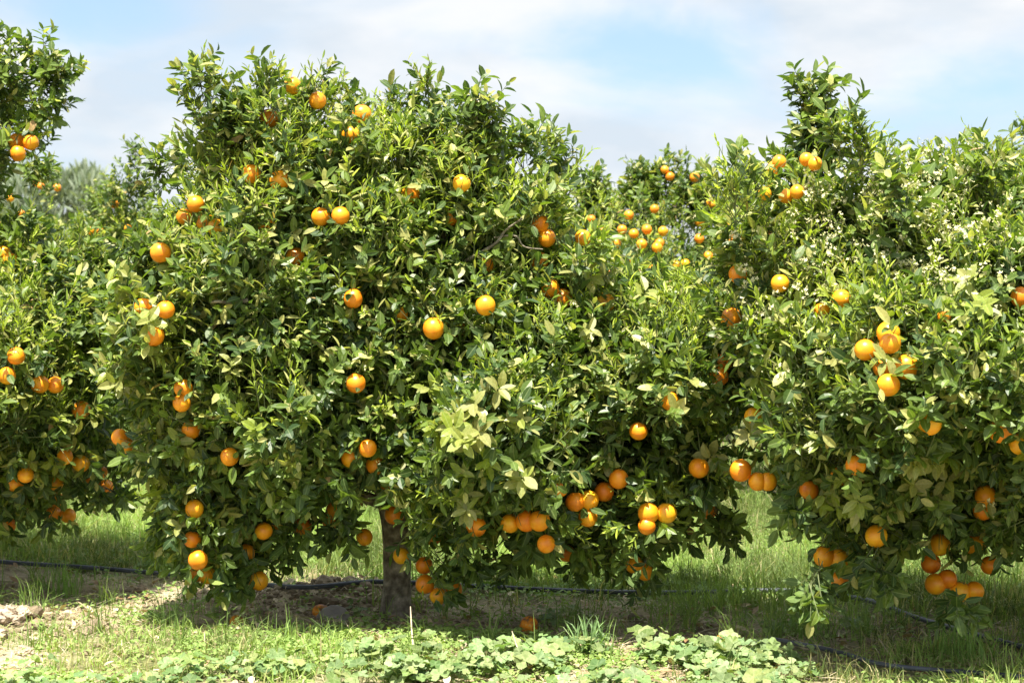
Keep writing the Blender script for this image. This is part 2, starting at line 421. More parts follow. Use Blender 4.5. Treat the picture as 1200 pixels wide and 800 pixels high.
def blossom_mesh(clusters):
    mb = MB(); P = []; Nn = []
    for c, a in clusters:
        k = rng.integers(4, 10)
        for _ in range(k):
            q = norm(a+rng.normal(0, .6, 3)); P.append(c+q*rnd(.01, .045)); Nn.append(q)
    P = np.array(P); Nn = np.array(Nn); n = len(P)
    ref = norm(rng.normal(size=(n, 3))); a = norm(np.cross(Nn, ref)); b = np.cross(Nn, a)
    opened = rnd(0, 1, n) < .6
    for k in range(5):
        th = k*1.2566; rd = a*math.cos(th)+b*math.sin(th); s = np.cross(Nn, rd)
        e = np.where(opened, 1.0, .25)[:, None]; L = rnd(.008, .015, n)[:, None]
        d = norm(rd*e+Nn*(1.15-e*.75))
        V = np.stack([P, P+d*L*.5+s*L*.24, P+d*L, P+d*L*.5-s*L*.24], 1)
        mb.add(V, [[0, 1, 2, 3]])
    return mb.mesh('blossom', [M['petal']])

# ------------------------------------------------------------------ orange
def orange_mesh():
    mb = MB(); seg, rings = 28, 18; V = []
    for i in range(rings+1):
        th = math.pi*i/rings; r = math.sin(th); z = math.cos(th)
        zz = z*(1.0 if z > 0 else .985)
        zz -= .075*math.exp(-(r/.17)**2) if z > 0 else 0
        zz += .05*math.exp(-(r/.10)**2) if z < 0 else 0
        for j in range(seg):
            ph = j*2*math.pi/seg; w = 1+.010*math.sin(3*ph+1)*r+.006*math.sin(5*ph)
            V.append((r*w*math.cos(ph), r*w*math.sin(ph), zz))
    fs = []
    for i in range(rings):
        for j in range(seg):
            k = (j+1) % seg; fs.append([i*seg+j, (i+1)*seg+j, (i+1)*seg+k, i*seg+k])
    mb.add(np.array(V)*.0485, fs); return mb.mesh('orange', [M['orange']], True)
def stalk_mesh():
    mb = MB(); n = 10; V = [(0, 0, .0450)]
    for j in range(n):
        th = j*2*math.pi/n; r = .0085 if j % 2 == 0 else .0045
        V.append((r*math.cos(th), r*math.sin(th), .0442))
    mb.add(np.array(V), [[0, 1+j, 1+(j+1) % n] for j in range(n)])
    tube(mb, [(0, 0, .043), (.001, 0, .055), (.004, .002, .075), (.010, .004, .10)], [.0028, .0022, .0022, .002], 6)
    return mb.mesh('stalk', [M['calyx']], True)
ORANGE = orange_mesh(); STALK = stalk_mesh()
def put_orange(parent, p, sc=1.0, stalk=True, tilt=.25, name='orange'):
    o = bpy.data.objects.new(name, ORANGE); COL.objects.link(o)
    if parent: o.parent = parent; o.location = tuple(np.array(p)-np.array(parent.location))
    else: o.location = tuple(p)
    o.rotation_euler = (rng.normal(0, tilt), rng.normal(0, tilt), rnd(0, 6.28)); o.scale = (sc, sc, sc*rnd(.96, 1.06))
    if stalk:
        s = bpy.data.objects.new('stalk', STALK); COL.objects.link(s); s.parent = o
    return o

# ------------------------------------------------------------------ wood
def trunk_mesh(base, top, r0, r1, wob=.02):
    mb = MB(); base = np.array(base, float); top = np.array(top, float)
    t = np.linspace(0, 1, 14); P = base+(top-base)*t[:, None]
    P[:, 0] += wob*np.sin(t*3.0); P[:, 1] += wob*.6*np.sin(t*4+1)
    R = r0+(r1-r0)*t; R = R*(1+.18*np.exp(-t*9)); R[-2:] *= 1.12
    P[0, 2] -= .08; tube(mb, P, R, 18, rough=.025); return mb.mesh('trunk', [M['bark']], True)
def branch_mesh(a, b, r0, r1, C=None, lift=.15):
    mb = MB(); a, b = np.array(a, float), np.array(b, float); L = np.linalg.norm(b-a)
    m1 = a+(b-a)*.35+rng.normal(0, .06, 3)*L+[0, 0, lift*L]; m2 = a+(b-a)*.7+rng.normal(0, .06, 3)*L+[0, 0, lift*.7*L]
    P = spline([a, m1, m2, b], 14); tube(mb, P, np.linspace(r0, r1, 14), 9, rough=.04)
    if C is not None and len(C):
        for i in (5, 7, 9, 11):
            D = np.linalg.norm(C-P[i], axis=1); j = np.argsort(D)[rng.integers(0, min(4, len(C)))]
            q = C[j]; mid = (P[i]+q)*.5+[0, 0, .06]+rng.normal(0, .03, 3)
            tube(mb, spline([P[i], mid, q], 8), np.linspace(r0*.45, .004, 8), 6, rough=.05)
    return mb.mesh('branch', [M['bark']], True)

def build_tree(label, base, poly, Y0, Tmax, oranges=(), group='orange trees of the near row', shoots=(), rosettes=(), trunk_top=.62, r_trunk=.076,
               dens=115, young=.5, pale=.05, inner=900, n_branch=8, blossom=0., bloom=(), bare=(), stalks=True, lobes_kw={}, holes_extra=(), low=.95, small=None):
    root = empty('orange_tree', (*base, float(gh(*base))))
    tag(root, label, 'orange tree', group)
    C, R = make_lobes(poly, Y0, Tmax, **lobes_kw)
    holes = list(holes_extra); fruits = []
    for it in oranges:
        px, py = it[0], it[1]; h = it[2] if len(it) > 2 else 0; dflt = it[3] if len(it) > 3 else None
        Yf = ray_front(px, py, C, R, Y0-.15) if dflt is None else dflt
        Yf += (-.03, .05, .10)[h]-(0 if stalks else .12)
        p = world(px, py, Yf); fruits.append((p, h))
        tow = norm(np.array([0, 0, CAMZ])-p); tow = norm(tow+[0, 0, .05])
        holes.append((p, p+tow*(.34 if stalks else .5), ((.052, .035, .022) if stalks else (.075, .06, .05))[h], (.04, .33, .55)[h]))
        holes.append((p, p+np.array([0, 0, .001]), .050, 0.))
    bb = []; Yb = None
    for (x0, y0, x1, y1, r) in bare:
        Yb = Yb if (Yb is not None and r < .01) else ray_front((x0+x1)/2, (y0+y1)/2, C, R, Y0-.6); bb.append((world(x0, y0, Yb+.08), world(x1, y1, Yb-.03), r))
    bare = bb
    for (a, b, r) in bare:
        tow = np.array([0, -.22, .05]); holes.append((a, b, .05, .1)); holes.append((a+tow*.4, b+tow*.4, .045, .1)); holes.append((a+tow, b+tow, .05, .15)) 
    shoots = list(shoots); n_ = len(poly)
    for i in range(n_):
        (x1, z1), (x2, z2) = poly[i], poly[(i+1) % n_]
        L = math.hypot(x2-x1, z2-z1)
        for _ in range(int(L/.10)+1):
            f = rnd(0, 1); x = x1+(x2-x1)*f; z = z1+(z2-z1)*f
            if z < 1.5: continue
            yy = Y0+rng.normal(0, .25); h = rng.choice([.03, .08, .16], p=[.45, .38, .17])*rnd(.6, 1.2)
            cx = x+(np.mean([p[0] for p in poly])-x)*.10
            shoots.append((np.array([cx, yy, z-.24]), np.array([x+(x-cx)*.15+rng.normal(0, .03), yy, z+h-.10]), .045, rng.choice([.2, .7])))
    rosettes = [world(x, y, ray_front(x, y, C, R, Y0-.5)-.07) for x, y in rosettes]
    Lf, seg, fl = crown_leaves(C, R, dens, shoots, young, pale, inner, low=low, holes=holes, rosettes=rosettes, blossom=blossom, bloom=[world(x, y, ray_front(x, y, C, R, Y0-.5)) for x, y in bloom])
    link('crown', leaf_mesh('crown', Lf, seg, [M['leaf'], M['twig']]), root)
    if fl: tag(link('blossom', blossom_mesh(fl), root), kind='stuff')
    gz = float(gh(*base)); top = np.array([base[0]-.02, base[1], gz+trunk_top])
    link('trunk', trunk_mesh((*base, gz), top, r_trunk, r_trunk*.9), root)
    far = C[np.argsort(-np.linalg.norm(C-top, axis=1))]; pick = []
    for c in far:
        if all(np.linalg.norm(norm(c-top)-norm(p-top)) > .62 for p in pick): pick.append(c)
        if len(pick) >= n_branch: break
    for c in pick: link('branch', branch_mesh(top-[0, 0, .03], top+(c-top)*.86, r_trunk*.5, .007, C), root)
    for (a, b, r) in bare: link('branch', branch_mesh(a, b, r, r*.4, None, .01), root)
    for p, h in fruits: put_orange(root, p, rnd(.86, 1.05)*(small(p) if small else 1)*(1 if stalks else .86), stalks)
    return root, Lf, C, R

def pxpoly(pts, Y): return [tuple(world(x, y, Y)[[0, 2]]) for x, y in pts]
def shoot(x0, y0, x1, y1, Y, w=.07, mix=.4):
    a = world(x0, y0, Y); b = world(x1, y1, Y-.05); L = np.linalg.norm(b-a)
    return (a, a+(b-a)*max(.35, 1-.05/L), w, mix)

# ---- the big tree in the middle
YM = 9.3
main_poly = pxpoly([(262,142),(295,138),(325,165),(350,152),(375,135),(400,150),(440,140),(490,136),(522,158),(558,170),(590,205),(635,208),(662,240),(690,285),(740,318),
    (800,332),(845,358),(868,400),(868,480),(870,540),(858,585),(845,630),(812,612),(790,670),(755,695),(715,665),(640,672),(600,655),(575,640),(550,685),(510,712),
    (492,640),(470,592),(430,596),(385,612),(350,622),(335,690),(290,708),(230,700),(195,655),(172,590),(145,525),(128,450),(125,370),(165,310),(190,262),(222,222),(246,170)], YM)
main_or = [(372,118),(315,139),(411,158),(343,101,1),(424,134,1),(269,168,1),(295,204,1),(328,212,1),(229,239),(217,254,1),(254,267,1),(241,262,2),(376,254),(399,253),
    (346,301),(188,296),(194,363),(180,393,1),(168,360,1),(414,350),(472,367,1),(508,385),(569,358),(541,215,1),(527,255,2),(570,310,2),(633,262),(641,279),(683,279),
    (632,306,1),(645,338),(659,350,1),(709,355,1),(540,385,2),(688,435,1),(417,449),(215,455,1),(213,472,1),(269,535),(224,503,2),(140,512),(147,521,1),(431,525),(440,545,1),
    (455,566),(393,598),(388,610,1),(427,629),(354,617),(327,612),(309,622),(470,651),(462,603,1),(228,596),(225,632,1),(232,656),(230,671),(243,673),(303,680),(288,648,1),
    (514,698),(498,684),(531,690,1),(497,662,1),(598,613),(617,610),(632,610),(640,637),(664,648),(575,590,1),(655,572,1),(690,586),(674,588),(689,606),(708,576),(725,561),
    (748,505),(819,548),(830,597),(760,601),(781,601),(758,616),(743,661),(756,670),(558,617,1),(785,470,1),(843,441,1),(847,425,1),(507,628,1),(411,536,1),(312,268,2),(480,228,2)]
main_sh = [shoot(245,190,232,72,9.0,.10,.35),shoot(262,200,263,98,9.1,.10,.5),shoot(305,170,313,76,9.0,.10,.35),shoot(290,180,285,110,9.1,.10,.5),shoot(345,150,343,98,9.4,.07),
    shoot(372,140,372,82,9.2,.09),shoot(395,150,390,100,9.4,.07,.6),shoot(440,170,445,118,9.6,.10,.7),shoot(500,160,500,88,9.7,.09,.3),shoot(520,160,528,118,9.6,.08),
    shoot(560,200,557,102,9.1,.055,.2),shoot(575,200,573,112,9.1,.055,.2),shoot(610,220,632,146,9.4,.10,.3),shoot(645,210,655,160,9.9,.09,.1),shoot(600,200,605,160,9.4,.08),
    shoot(665,230,672,190,10.,.08,.2),shoot(470,160,472,112,9.6,.08,.7),shoot(420,160,418,118,9.5,.08,.7),
    shoot(185,230,190,178,9.5,.06),shoot(225,200,205,190,9.4,.08,.6),
    shoot(205,600,195,650,9.1,.08,.2),shoot(290,640,270,692,9.0,.09,.0),shoot(740,640,760,684,9.2,.07,0),shoot(690,640,700,668,9.2,.08,0),shoot(835,580,848,634,8.9,.05,0),
    shoot(800,590,790,625,9.1,.06,.1),shoot(500,650,515,700,9.0,.09,.1),shoot(540,640,555,668,8.9,.08,.2),shoot(600,640,605,668,9.0,.08,0),shoot(400,590,402,640,9.0,.04,0),
    shoot(395,600,385,628,9.0,.05,0),shoot(480,610,478,645,8.9,.06,.5),shoot(350,610,345,640,9.0,.05,0)]
def bare(x0, y0, x1, y1, r): return (x0, y0, x1, y1, r)
ros = lambda L, Y: [world(x, y, Y) for x, y in L]
tree, L1, C1, R1 = build_tree('big round orange tree in the middle standing in full on a thick bare trunk', (-.62, 9.5), main_poly, YM, 1.0, main_or,
    shoots=main_sh, rosettes=([(150,350),(170,375),(145,330)]+[(500,470),(520,510),(600,560),(560,560),(530,465),(575,465),(540,590),(490,600),(620,500),(540,490),(555,500),(570,520),(690,395),(660,490),(680,540),(700,320)]),
    dens=150, young=.80, pale=.06, inner=750, n_branch=9, blossom=.006,
    bare=[bare(545,306,612,256,.010),bare(580,279,636,292,.006),bare(290,352,246,354,.012)])

# ---- the tree on the right
YR = 8.5
right_poly = pxpoly([(872,235),(905,232),(930,222),(965,210),(1000,208),(1035,216),(1080,212),(1130,205),(1180,200),(1260,170),(1380,190),(1480,260),(1540,360),(1540,500),(1480,620),
    (1380,690),(1270,650),(1215,650),(1185,655),(1165,725),(1110,735),(1088,660),(1060,635),(1042,705),(990,722),(940,715),(950,655),(915,595),(885,580),(860,545),(850,480),(838,420),(842,340),(848,270)], YR)
right_or = [(913,190),(908,197,1),(934,225),(921,230,1),(896,227,1),(945,187,1),(955,192),(865,321),(914,332),(963,364,1),(986,350,1),(857,373),(863,392,1),(862,283,1),(901,281,1),
    (1014,410),(1043,402),(1041,390,1),(1041,451),(1036,430,1),(1062,430,1),(1107,370,1),(883,488,1),(868,551),(888,564),(900,564),(948,574),(966,652),(983,655),(983,680,1),(1022,668,1),
    (1003,545,1),(1101,638),(1142,638),(1110,678),(1096,684),(1125,693),(1142,692),(1091,660,1),(1155,581),(1152,597,1),(1160,662,1),(1196,348,1),(1027,628,1),(984,558,2),(1089,496,1),
    (1195,520,2),(1173,505,2)]
right_sh = [shoot(862,260,856,182,8.0,.05,.5),shoot(885,240,893,190,8.1,.06,.4),shoot(955,215,940,92,8.9,.055,0),shoot(962,215,963,98,8.9,.055,0),shoot(955,215,950,135,8.9,.06,.1),shoot(940,215,925,185,8.6,.06,.3),
    shoot(985,210,985,128,8.2,.08,.6),shoot(1005,210,1018,150,8.2,.07,.6),shoot(1030,215,1030,175,8.3,.06,.5),shoot(1060,210,1065,180,8.7,.08,.7),shoot(1100,210,1100,178,8.7,.08,.7),
    shoot(1150,210,1155,170,8.8,.08,.5),shoot(1190,200,1192,175,8.8,.08,.5),shoot(960,660,945,705,7.9,.08,0),shoot(1030,650,1035,690,7.9,.07,0),shoot(1120,690,1125,722,7.8,.05,0),shoot(925,590,935,612,8.0,.06,.1)]
build_tree('wide orange tree cut off by the right edge, heavy with fruit and white blossom', (2.50, 8.45), right_poly, YR, .95, right_or, shoots=right_sh,
    small=lambda p: .74 if p[2] > 2.12 else (.87 if p[2] > 1.6 else 1.0), rosettes=([(985,585),(970,575),(1000,590),(1135,350),(1150,370),(1120,560),(1105,545),(1155,600),(890,505),(1030,430),(1120,380)]),
    dens=150, young=.74, pale=.085, inner=650, n_branch=8, blossom=.015, bloom=[(1075,285),(1110,300),(1150,310),(1180,300),(945,310),(985,255),(885,340),(940,345),(1130,260),(1040,270),(1010,245),(1090,240)])

# ---- the tree on the left
YL = 10.6
left_poly = pxpoly([(-300,140),(-200,70),(-80,90),(-10,100),(36,122),(30,150),(4,166),(-20,176),(-35,235),(10,275),(80,290),(150,315),(170,370),(172,440),(172,520),(160,570),
    (115,590),(85,615),(40,620),(0,630),(-60,590),(-130,570),(-220,600),(-320,600),(-400,500),(-430,350),(-390,220)], YL)
left_or = [(8,440),(19,417),(47,450),(65,451),(30,556),(18,567,1),(76,535,1),(95,543),(104,560),(118,553),(124,570),(63,602),(80,604),(9,615),(65,565,1),(66,585,1),(5,297),(12,305,1),
    (36,167,0,10.4),(21,180,0,10.35),(20,166,0,10.45),(2,160,1,10.4),(95,480,2),(130,440,2)]
left_sh = [shoot(20,110,10,35,10.4,.09,.3),shoot(45,120,52,45,10.4,.10,.1),shoot(55,110,82,70,10.4,.06,0),shoot(40,140,70,118,10.4,.06,.2),shoot(-10,120,-12,40,10.4,.10,.3),
    shoot(-20,190,-5,200,10.4,.05,0),shoot(55,130,50,135,10.4,.08,.1),shoot(60,590,62,612,10.2,.08,0),shoot(5,600,3,620,10.2,.08,0),shoot(110,560,145,585,10.2,.07,0),shoot(30,290,30,255,10.5,.09,.6),shoot(90,300,95,270,10.5,.09,.6)]
build_tree('orange tree cut off by the left edge, with a tall branch against the sky', (-3.61, 10.65), left_poly, YL, 1.05, left_or, shoots=left_sh,
    rosettes=[(20,540)], dens=145, young=.76, pale=.03, inner=700, n_branch=8, blossom=.01)

# ---- rows behind: two grown forms, copied
def dome_poly(w, h0, h1, n=26, seed=0, X=0.):
    g = np.random.default_rng(seed); out = []
    for i in range(n):
        a = 2*math.pi*i/n; rr = 1+g.uniform(-.09, .09); x = math.cos(a); z = math.sin(a)
        z = math.copysign(abs(z)**.8, z)
        out.append((X+x*w*rr, (h0+h1)/2+z*(h1-h0)/2*rr))
    return out
def back_shoots(X, Y, w, h, k, g):
    out = []
    for _ in range(k):
        x = X+g.uniform(-w, w)*.8; z = h-(abs(x-X)/w)**2*.6; y = Y+g.uniform(-.6, .3)
        out.append((np.array([x, y, z-.45]), np.array([x+g.uniform(-.08, .08), y, z+g.uniform(.05, .32)]), .12, g.choice([.1, .4, .7])))
    return out
def copy_tree(root, loc, rz, sc, label, group, keep_fruit=True):
    r = root.copy(); COL.objects.link(r); r.location = loc; r.rotation_euler = (0, 0, rz); r.scale = (sc, sc, sc)
    if label: r['label'] = label
    r['group'] = group
    for ch in root.children:
        if not keep_fruit and ch.name.startswith('orange'): continue
        c = ch.copy(); COL.objects.link(c); c.parent = r
    return r
def row_pt(s, t):
    p = np.array([2.2, 15.8])-ROWN*(6.9-s)+ROWDIR*t; return float(p[0]), float(p[1])
G2 = 'orange trees of the second row'; G3 = 'orange trees of the far rows'
xa, ya = row_pt(6.9, -1.1)
fruA = [(693,257),(698,281),(729,269),(737,252),(758,269),(767,245),(752,286),(733,305),(777,271,1),(793,311),(803,309),(766,316),(773,318,1),(708,297,1),(747,329,1),(785,207),(814,208),(779,199),
        (820,260,1),(745,345,1),(715,320,1),(800,340,1),(830,300,1),*[(float(a), float(b), 1) for a, b in zip(np.random.default_rng(4).uniform(675, 855, 10), np.random.default_rng(8).uniform(225, 350, 10))],(690,330,1),(835,240,1),(770,290,1),(722,285,1)]
treeA, LA, CA, RA = build_tree('blurred orange tree with many small fruit in the gap right of the big tree', (xa, ya), dome_poly(1.95, .42, 2.75, seed=1, X=xa), ya, 1.7, fruA, G2,
    back_shoots(xa, ya, 1.9, 2.75, 12, np.random.default_rng(5))+[shoot(790,230,790,182,ya,.18,.1),shoot(770,230,768,195,ya,.12,.1),shoot(812,240,822,192,ya,.12,.3)], dens=62, young=.55, pale=.05, inner=500, n_branch=6, stalks=False, lobes_kw=dict(n_try=3500, rmin=.24, rmax=.42))
xb, yb = row_pt(6.9, -6.7)
fruB = [(105,271),(117,271),(150,268),(97,302),(122,314),(158,312,1),(48,218),(67,220),(42,214,1),(12,232,1),(25,250,1),(135,240,1),(5,262,1)]
treeB, LB, CB, RB = build_tree('orange tree of the second row with paired fruit, seen above the left tree', (xb, yb), dome_poly(1.75, .45, 2.62, seed=2, X=xb), yb, 1.5, fruB, G2,
    back_shoots(xb, yb, 1.6, 2.6, 10, np.random.default_rng(6))+[shoot(150,250,152,170,yb-.5,.16,.3),shoot(135,250,130,205,yb-.5,.14,.4),shoot(60,240,55,195,yb-.8,.09,.3),shoot(165,240,172,215,yb-.4,.1,.4)],
    dens=62, young=.5, pale=.05, inner=500, n_branch=6, stalks=False, lobes_kw=dict(n_try=3500, rmin=.24, rmax=.42))
for (s, t, src, rz, sc, lab, g, fr) in [
    (6.9, 2.1, treeB, 2.1, 1.0, 'orange tree of the second row showing above the right-hand tree', G2, True),
    (6.9, -4.3, treeA, 1.9, 1.08, 'orange tree of the second row standing hidden behind the big middle tree', G2, True),
    (6.9, 5.3, treeA, 2.6, 1.0, 'orange tree of the second row beyond the right edge', G2, False),
    (6.9, -10.7, treeA, .6, 1.05, 'orange tree of the second row at the far left edge', G2, False)]:
    x, y = row_pt(s, t); copy_tree(src, (x, y, float(gh(x, y))), rz, sc, lab, g, fr)
g = np.random.default_rng(11)
for s in (13.8, 20.7):
    for k in range(8):
        t = -17.5+3.2*k+(1.3 if s > 14 else 0); x, y = row_pt(s, t)
        copy_tree((treeA, treeB)[k % 2], (x, y, float(gh(x, y))), g.uniform(0, 6.28), g.uniform(.92, 1.04), 'orange tree in a far row glimpsed beyond the second row', G3, False)

# ---- grey feathery trees far away at the left
def far_tree(label, x, y, h, w, seed):
    gl = np.random.default_rng(seed); root = empty('olive_tree', (x, y, 0)); tag(root, label, 'tree', 'grey trees far behind the orchard')
    n = 5200; a = norm(gl.normal(size=(n, 3))); r = gl.uniform(.45, 1, n)**.5
    K = 16; cc = norm(gl.normal(size=(K, 3)))*np.array([w*.7, w*.7, h*.30])+[x, y, h*.62]; idx = gl.integers(0, K, n)
    p = cc[idx]+a*(gl.uniform(.35, .75, K)*w*.55)[idx][:, None]*r[:, None]*[1, 1, 1.25]
    d = norm(a*.4+[0, 0, .9]+gl.normal(0, .3, (n, 3))); nn = norm(np.cross(d, gl.normal(size=(n, 3))))
    L = gl.uniform(.22, .42, n); t = gl.uniform(0, 1, n)[:, None]
    Lf = dict(base=p, d=d, n=nn, L=L, W=L*.18, arch=gl.uniform(0, .2, n), fold=gl.uniform(.1, .4, n), col=np.array([.20, .25, .17])*(1-t)+np.array([.31, .35, .26])*t)
    link('crown', leaf_mesh('crown', Lf, None, [M['olive']]), root)
    link('trunk', trunk_mesh((x, y, 0), (x, y, h*.5), .22, .14, .1), root)
far_tree('pale grey feathery tree farthest left on the skyline', -12.9, 46, 5.3, 1.6, 1)
far_tree('pale grey feathery tree on the skyline, right one of the far pair', -11.3, 46.5, 5.3, 1.3, 2)

# ------------------------------------------------------------------ ground plants
def blades(name, x, y, h, w, col, lean=.5, mat='grass', label=None, segs=3):
    n = len(x); b = np.stack([x, y, gh(x, y)-.005], 1); th = rnd(0, 6.28, n); dr = np.stack([np.cos(th), np.sin(th), np.zeros(n)], 1)
    ph = rnd(0, 6.28, n); sd = np.stack([np.cos(ph), np.sin(ph), np.zeros(n)], 1); ln = np.abs(rng.normal(0, lean, n))
    rows = []
    for i in range(segs):
        t = i/segs; c = b+np.array([0, 0, 1])*(h*t*(1-.25*ln*t))[:, None]+dr*(h*ln*t*t)[:, None]; wd = (w*(1-.6*t)*.5)[:, None]
        rows += [c-sd*wd, c+sd*wd]
    t = 1.0; rows.append(b+np.array([0, 0, 1])*(h*(1-.45*np.minimum(ln, 1.6)))[:, None]+dr*(h*ln)[:, None])
    fs = [[2*i, 2*i+1, 2*i+3, 2*i+2] for i in range(segs-1)]+[[2*segs-2, 2*segs-1, 2*segs]]
    mb = MB(); uv = np.array([[(.25 if k % 2 == 0 else .75), (k//2)/segs] for k in range(2*segs)]+[[.5, 1]]); uv[:, 0] = .2
    mb.add(np.stack(rows, 1), fs, col=col, uv=uv); return mb.mesh(name, [M[mat]])
def scatter(n, x0, x1, y0, y1, dens):
    x = rnd(x0, x1, n); y = rnd(y0, y1, n); k = rnd(0, 1, n) < dens(x, y); return x[k], y[k]
def clumpy(x, y, k=.035): return x+rng.normal(0, k, len(x)), y+rng.normal(0, k, len(y))
def inview(x, y, m=.8): return np.abs(x) < y*.30+m

PIPE1 = [(-260,640),(-100,655),(0,665),(120,673),(240,684),(350,694),(440,698),(560,694),(680,700),(800,702),(900,699),(960,703),(1020,712),(1080,734),(1190,764),(1290,790),(1400,830)]
PIPE2 = [(900,756),(980,772),(1040,788),(1150,798),(1300,812)]
def worn(x, y):
    """grass is thin beside the pipes"""
    k = np.zeros(len(x), bool)
    for pts in (PIPE1, PIPE2):
        g_ = spline(np.array([on_ground(*p) for p in pts]), 60); yp = np.interp(x, g_[:, 0], g_[:, 1])
        k |= (y > yp-.26) & (y < yp+.05) & (x > g_[0, 0]) & (x < g_[-1, 0])
    return k
def lushd(x, y): return cover(x, y)**1.5*inview(x, y)
make_ground()
xs = []; ys = []
cx, cy = scatter(42000, -4.6, 4.6, 7.0, 16.5, lushd)
rep = rng.integers(3, 8, len(cx)); x = np.repeat(cx, rep); y = np.repeat(cy, rep); x, y = clumpy(x, y)
s0 = row_s(x, y)
hgt = np.where(s0 > .8, rnd(.08, .27, len(x)), rnd(.04, .14, len(x)))*(0.6+.8*fbm(x, y+30, .9))*(.45+1.1*fbm(x+3, y, 5, 2))
t = rnd(0, 1, len(x))[:, None]; tt = fbm(x-20, y, 1.7)[:, None]
gc = np.array([.13, .21, .04])*(1-t)+np.array([.32, .40, .12])*t; gc = gc*(.45+1.1*smooth(.25, .75, tt))
dry = rnd(0, 1, len(x)) < np.where(s0 > .8, .16, .28)*(.3+1.4*smooth(.35, .7, fbm(x+50, y, 1.2))); gc[dry] = np.array([.48, .42, .22])*rnd(.7, 1.1, dry.sum())[:, None]
tx, ty = scatter(700, -3.4, 3.4, 8.0, 11.5, lambda x, y: inview(x, y, .3)*np.where(x > .7, 1, .3)*(row_s(x, y) > -1.8)*(fbm(x+5, y, 2.) > .42))
tx = np.repeat(tx, 14)+rng.normal(0, .03, len(tx)*14); ty = np.repeat(ty, 14)+rng.normal(0, .03, len(ty)*14)
x = np.concatenate([x, tx]); y = np.concatenate([y, ty]); hgt = np.concatenate([hgt, rnd(.12, .27, len(tx))]); q = rnd(0, 1, len(tx))[:, None]
gc = np.concatenate([gc, np.array([.11, .19, .04])*(1-q)+np.array([.26, .34, .10])*q])
wk = worn(x, y) & (rnd(0, 1, len(x)) < .78); x, y, hgt, gc = x[~wk], y[~wk], hgt[~wk], gc[~wk]; hgt = np.where(worn(x, y), hgt*.45, hgt)
V1 = blades('grass', x, y, hgt, rnd(.0035, .008, len(x)), gc, .85)
tag(link('grass', V1), 'fresh green grass growing between the orchard rows', 'grass', kind='stuff')
x, y = scatter(60000, -9, 9, 16.5, 30, lambda x, y: cover(x, y)*inview(x, y, 1.5))
t = rnd(0, 1, len(x))[:, None]
tag(link('grass', blades('grass', x, y, rnd(.08, .24, len(x)), rnd(.008, .014, len(x)), np.array([.11, .20, .04])*(1-t)+np.array([.24, .33, .09])*t, .5)), 'distant green grass beyond the second row of trees', 'grass', kind='stuff')

# low small-leaved weeds
def small_leaves(n, x0, x1, y0, y1, dens, size, height, cols, name, label):
    cx, cy = scatter(n, x0, x1, y0, y1, dens); rep = rng.integers(5, 14, len(cx)); x = np.repeat(cx, rep)+rng.normal(0, .03, rep.sum()); y = np.repeat(cy, rep)+rng.normal(0, .03, rep.sum()); m = len(x)
    z = gh(x, y)+rnd(.2, 1, m)*height*np.repeat(rnd(.4, 1, len(cx)), rep)
    n_ = norm(np.stack([rng.normal(0, .45, m), rng.normal(-.15, .45, m), np.ones(m)], 1)); th = rnd(0, 6.28, m)
    d = np.stack([np.cos(th), np.sin(th), rng.normal(.1, .3, m)], 1); d = norm(d-n_*np.sum(d*n_, 1, keepdims=True)); L = rnd(*size, m)
    t = rnd(0, 1, m)[:, None]; c = cols[0]*(1-t)+cols[1]*t
    Lf = dict(base=np.stack([x, y, z], 1), d=d, n=n_, L=L, W=L*rnd(.45, .8, m), arch=rnd(-.1, .3, m), fold=rnd(.05, .35, m), col=c)
    mb = MB(); mb.add(leaf_verts(*[Lf[k] for k in ('base', 'd', 'n', 'L', 'W', 'arch', 'fold')]), LEAF_F, col=c, uv=LEAF_UV)
    tag(link(name, mb.mesh(name, [M['weed']])), label, 'weeds', kind='stuff')
small_leaves(8500, -3.2, 3.2, 7.2, 10.2, lambda x, y: inview(x, y)*np.where(row_s(x, y) < -.25, .08+.85*smooth(.46, .62, fbm(x+3, y+8, 1.6)), .12)*(1-bump_at(x, y, -2.45, 9., .4, .38, .95)),
             (.014, .032), .07, (np.array([.16, .26, .05]), np.array([.30, .40, .12])), 'clover', 'low small-leaved weeds matting the ground in front of the trees')
small_leaves(3500, -4.5, 4.5, 10, 14, lambda x, y: inview(x, y)*cover(x, y), (.02, .04), .08, (np.array([.12, .22, .04]), np.array([.24, .34, .10])), 'clover', 'low weeds between the grass behind the first row')

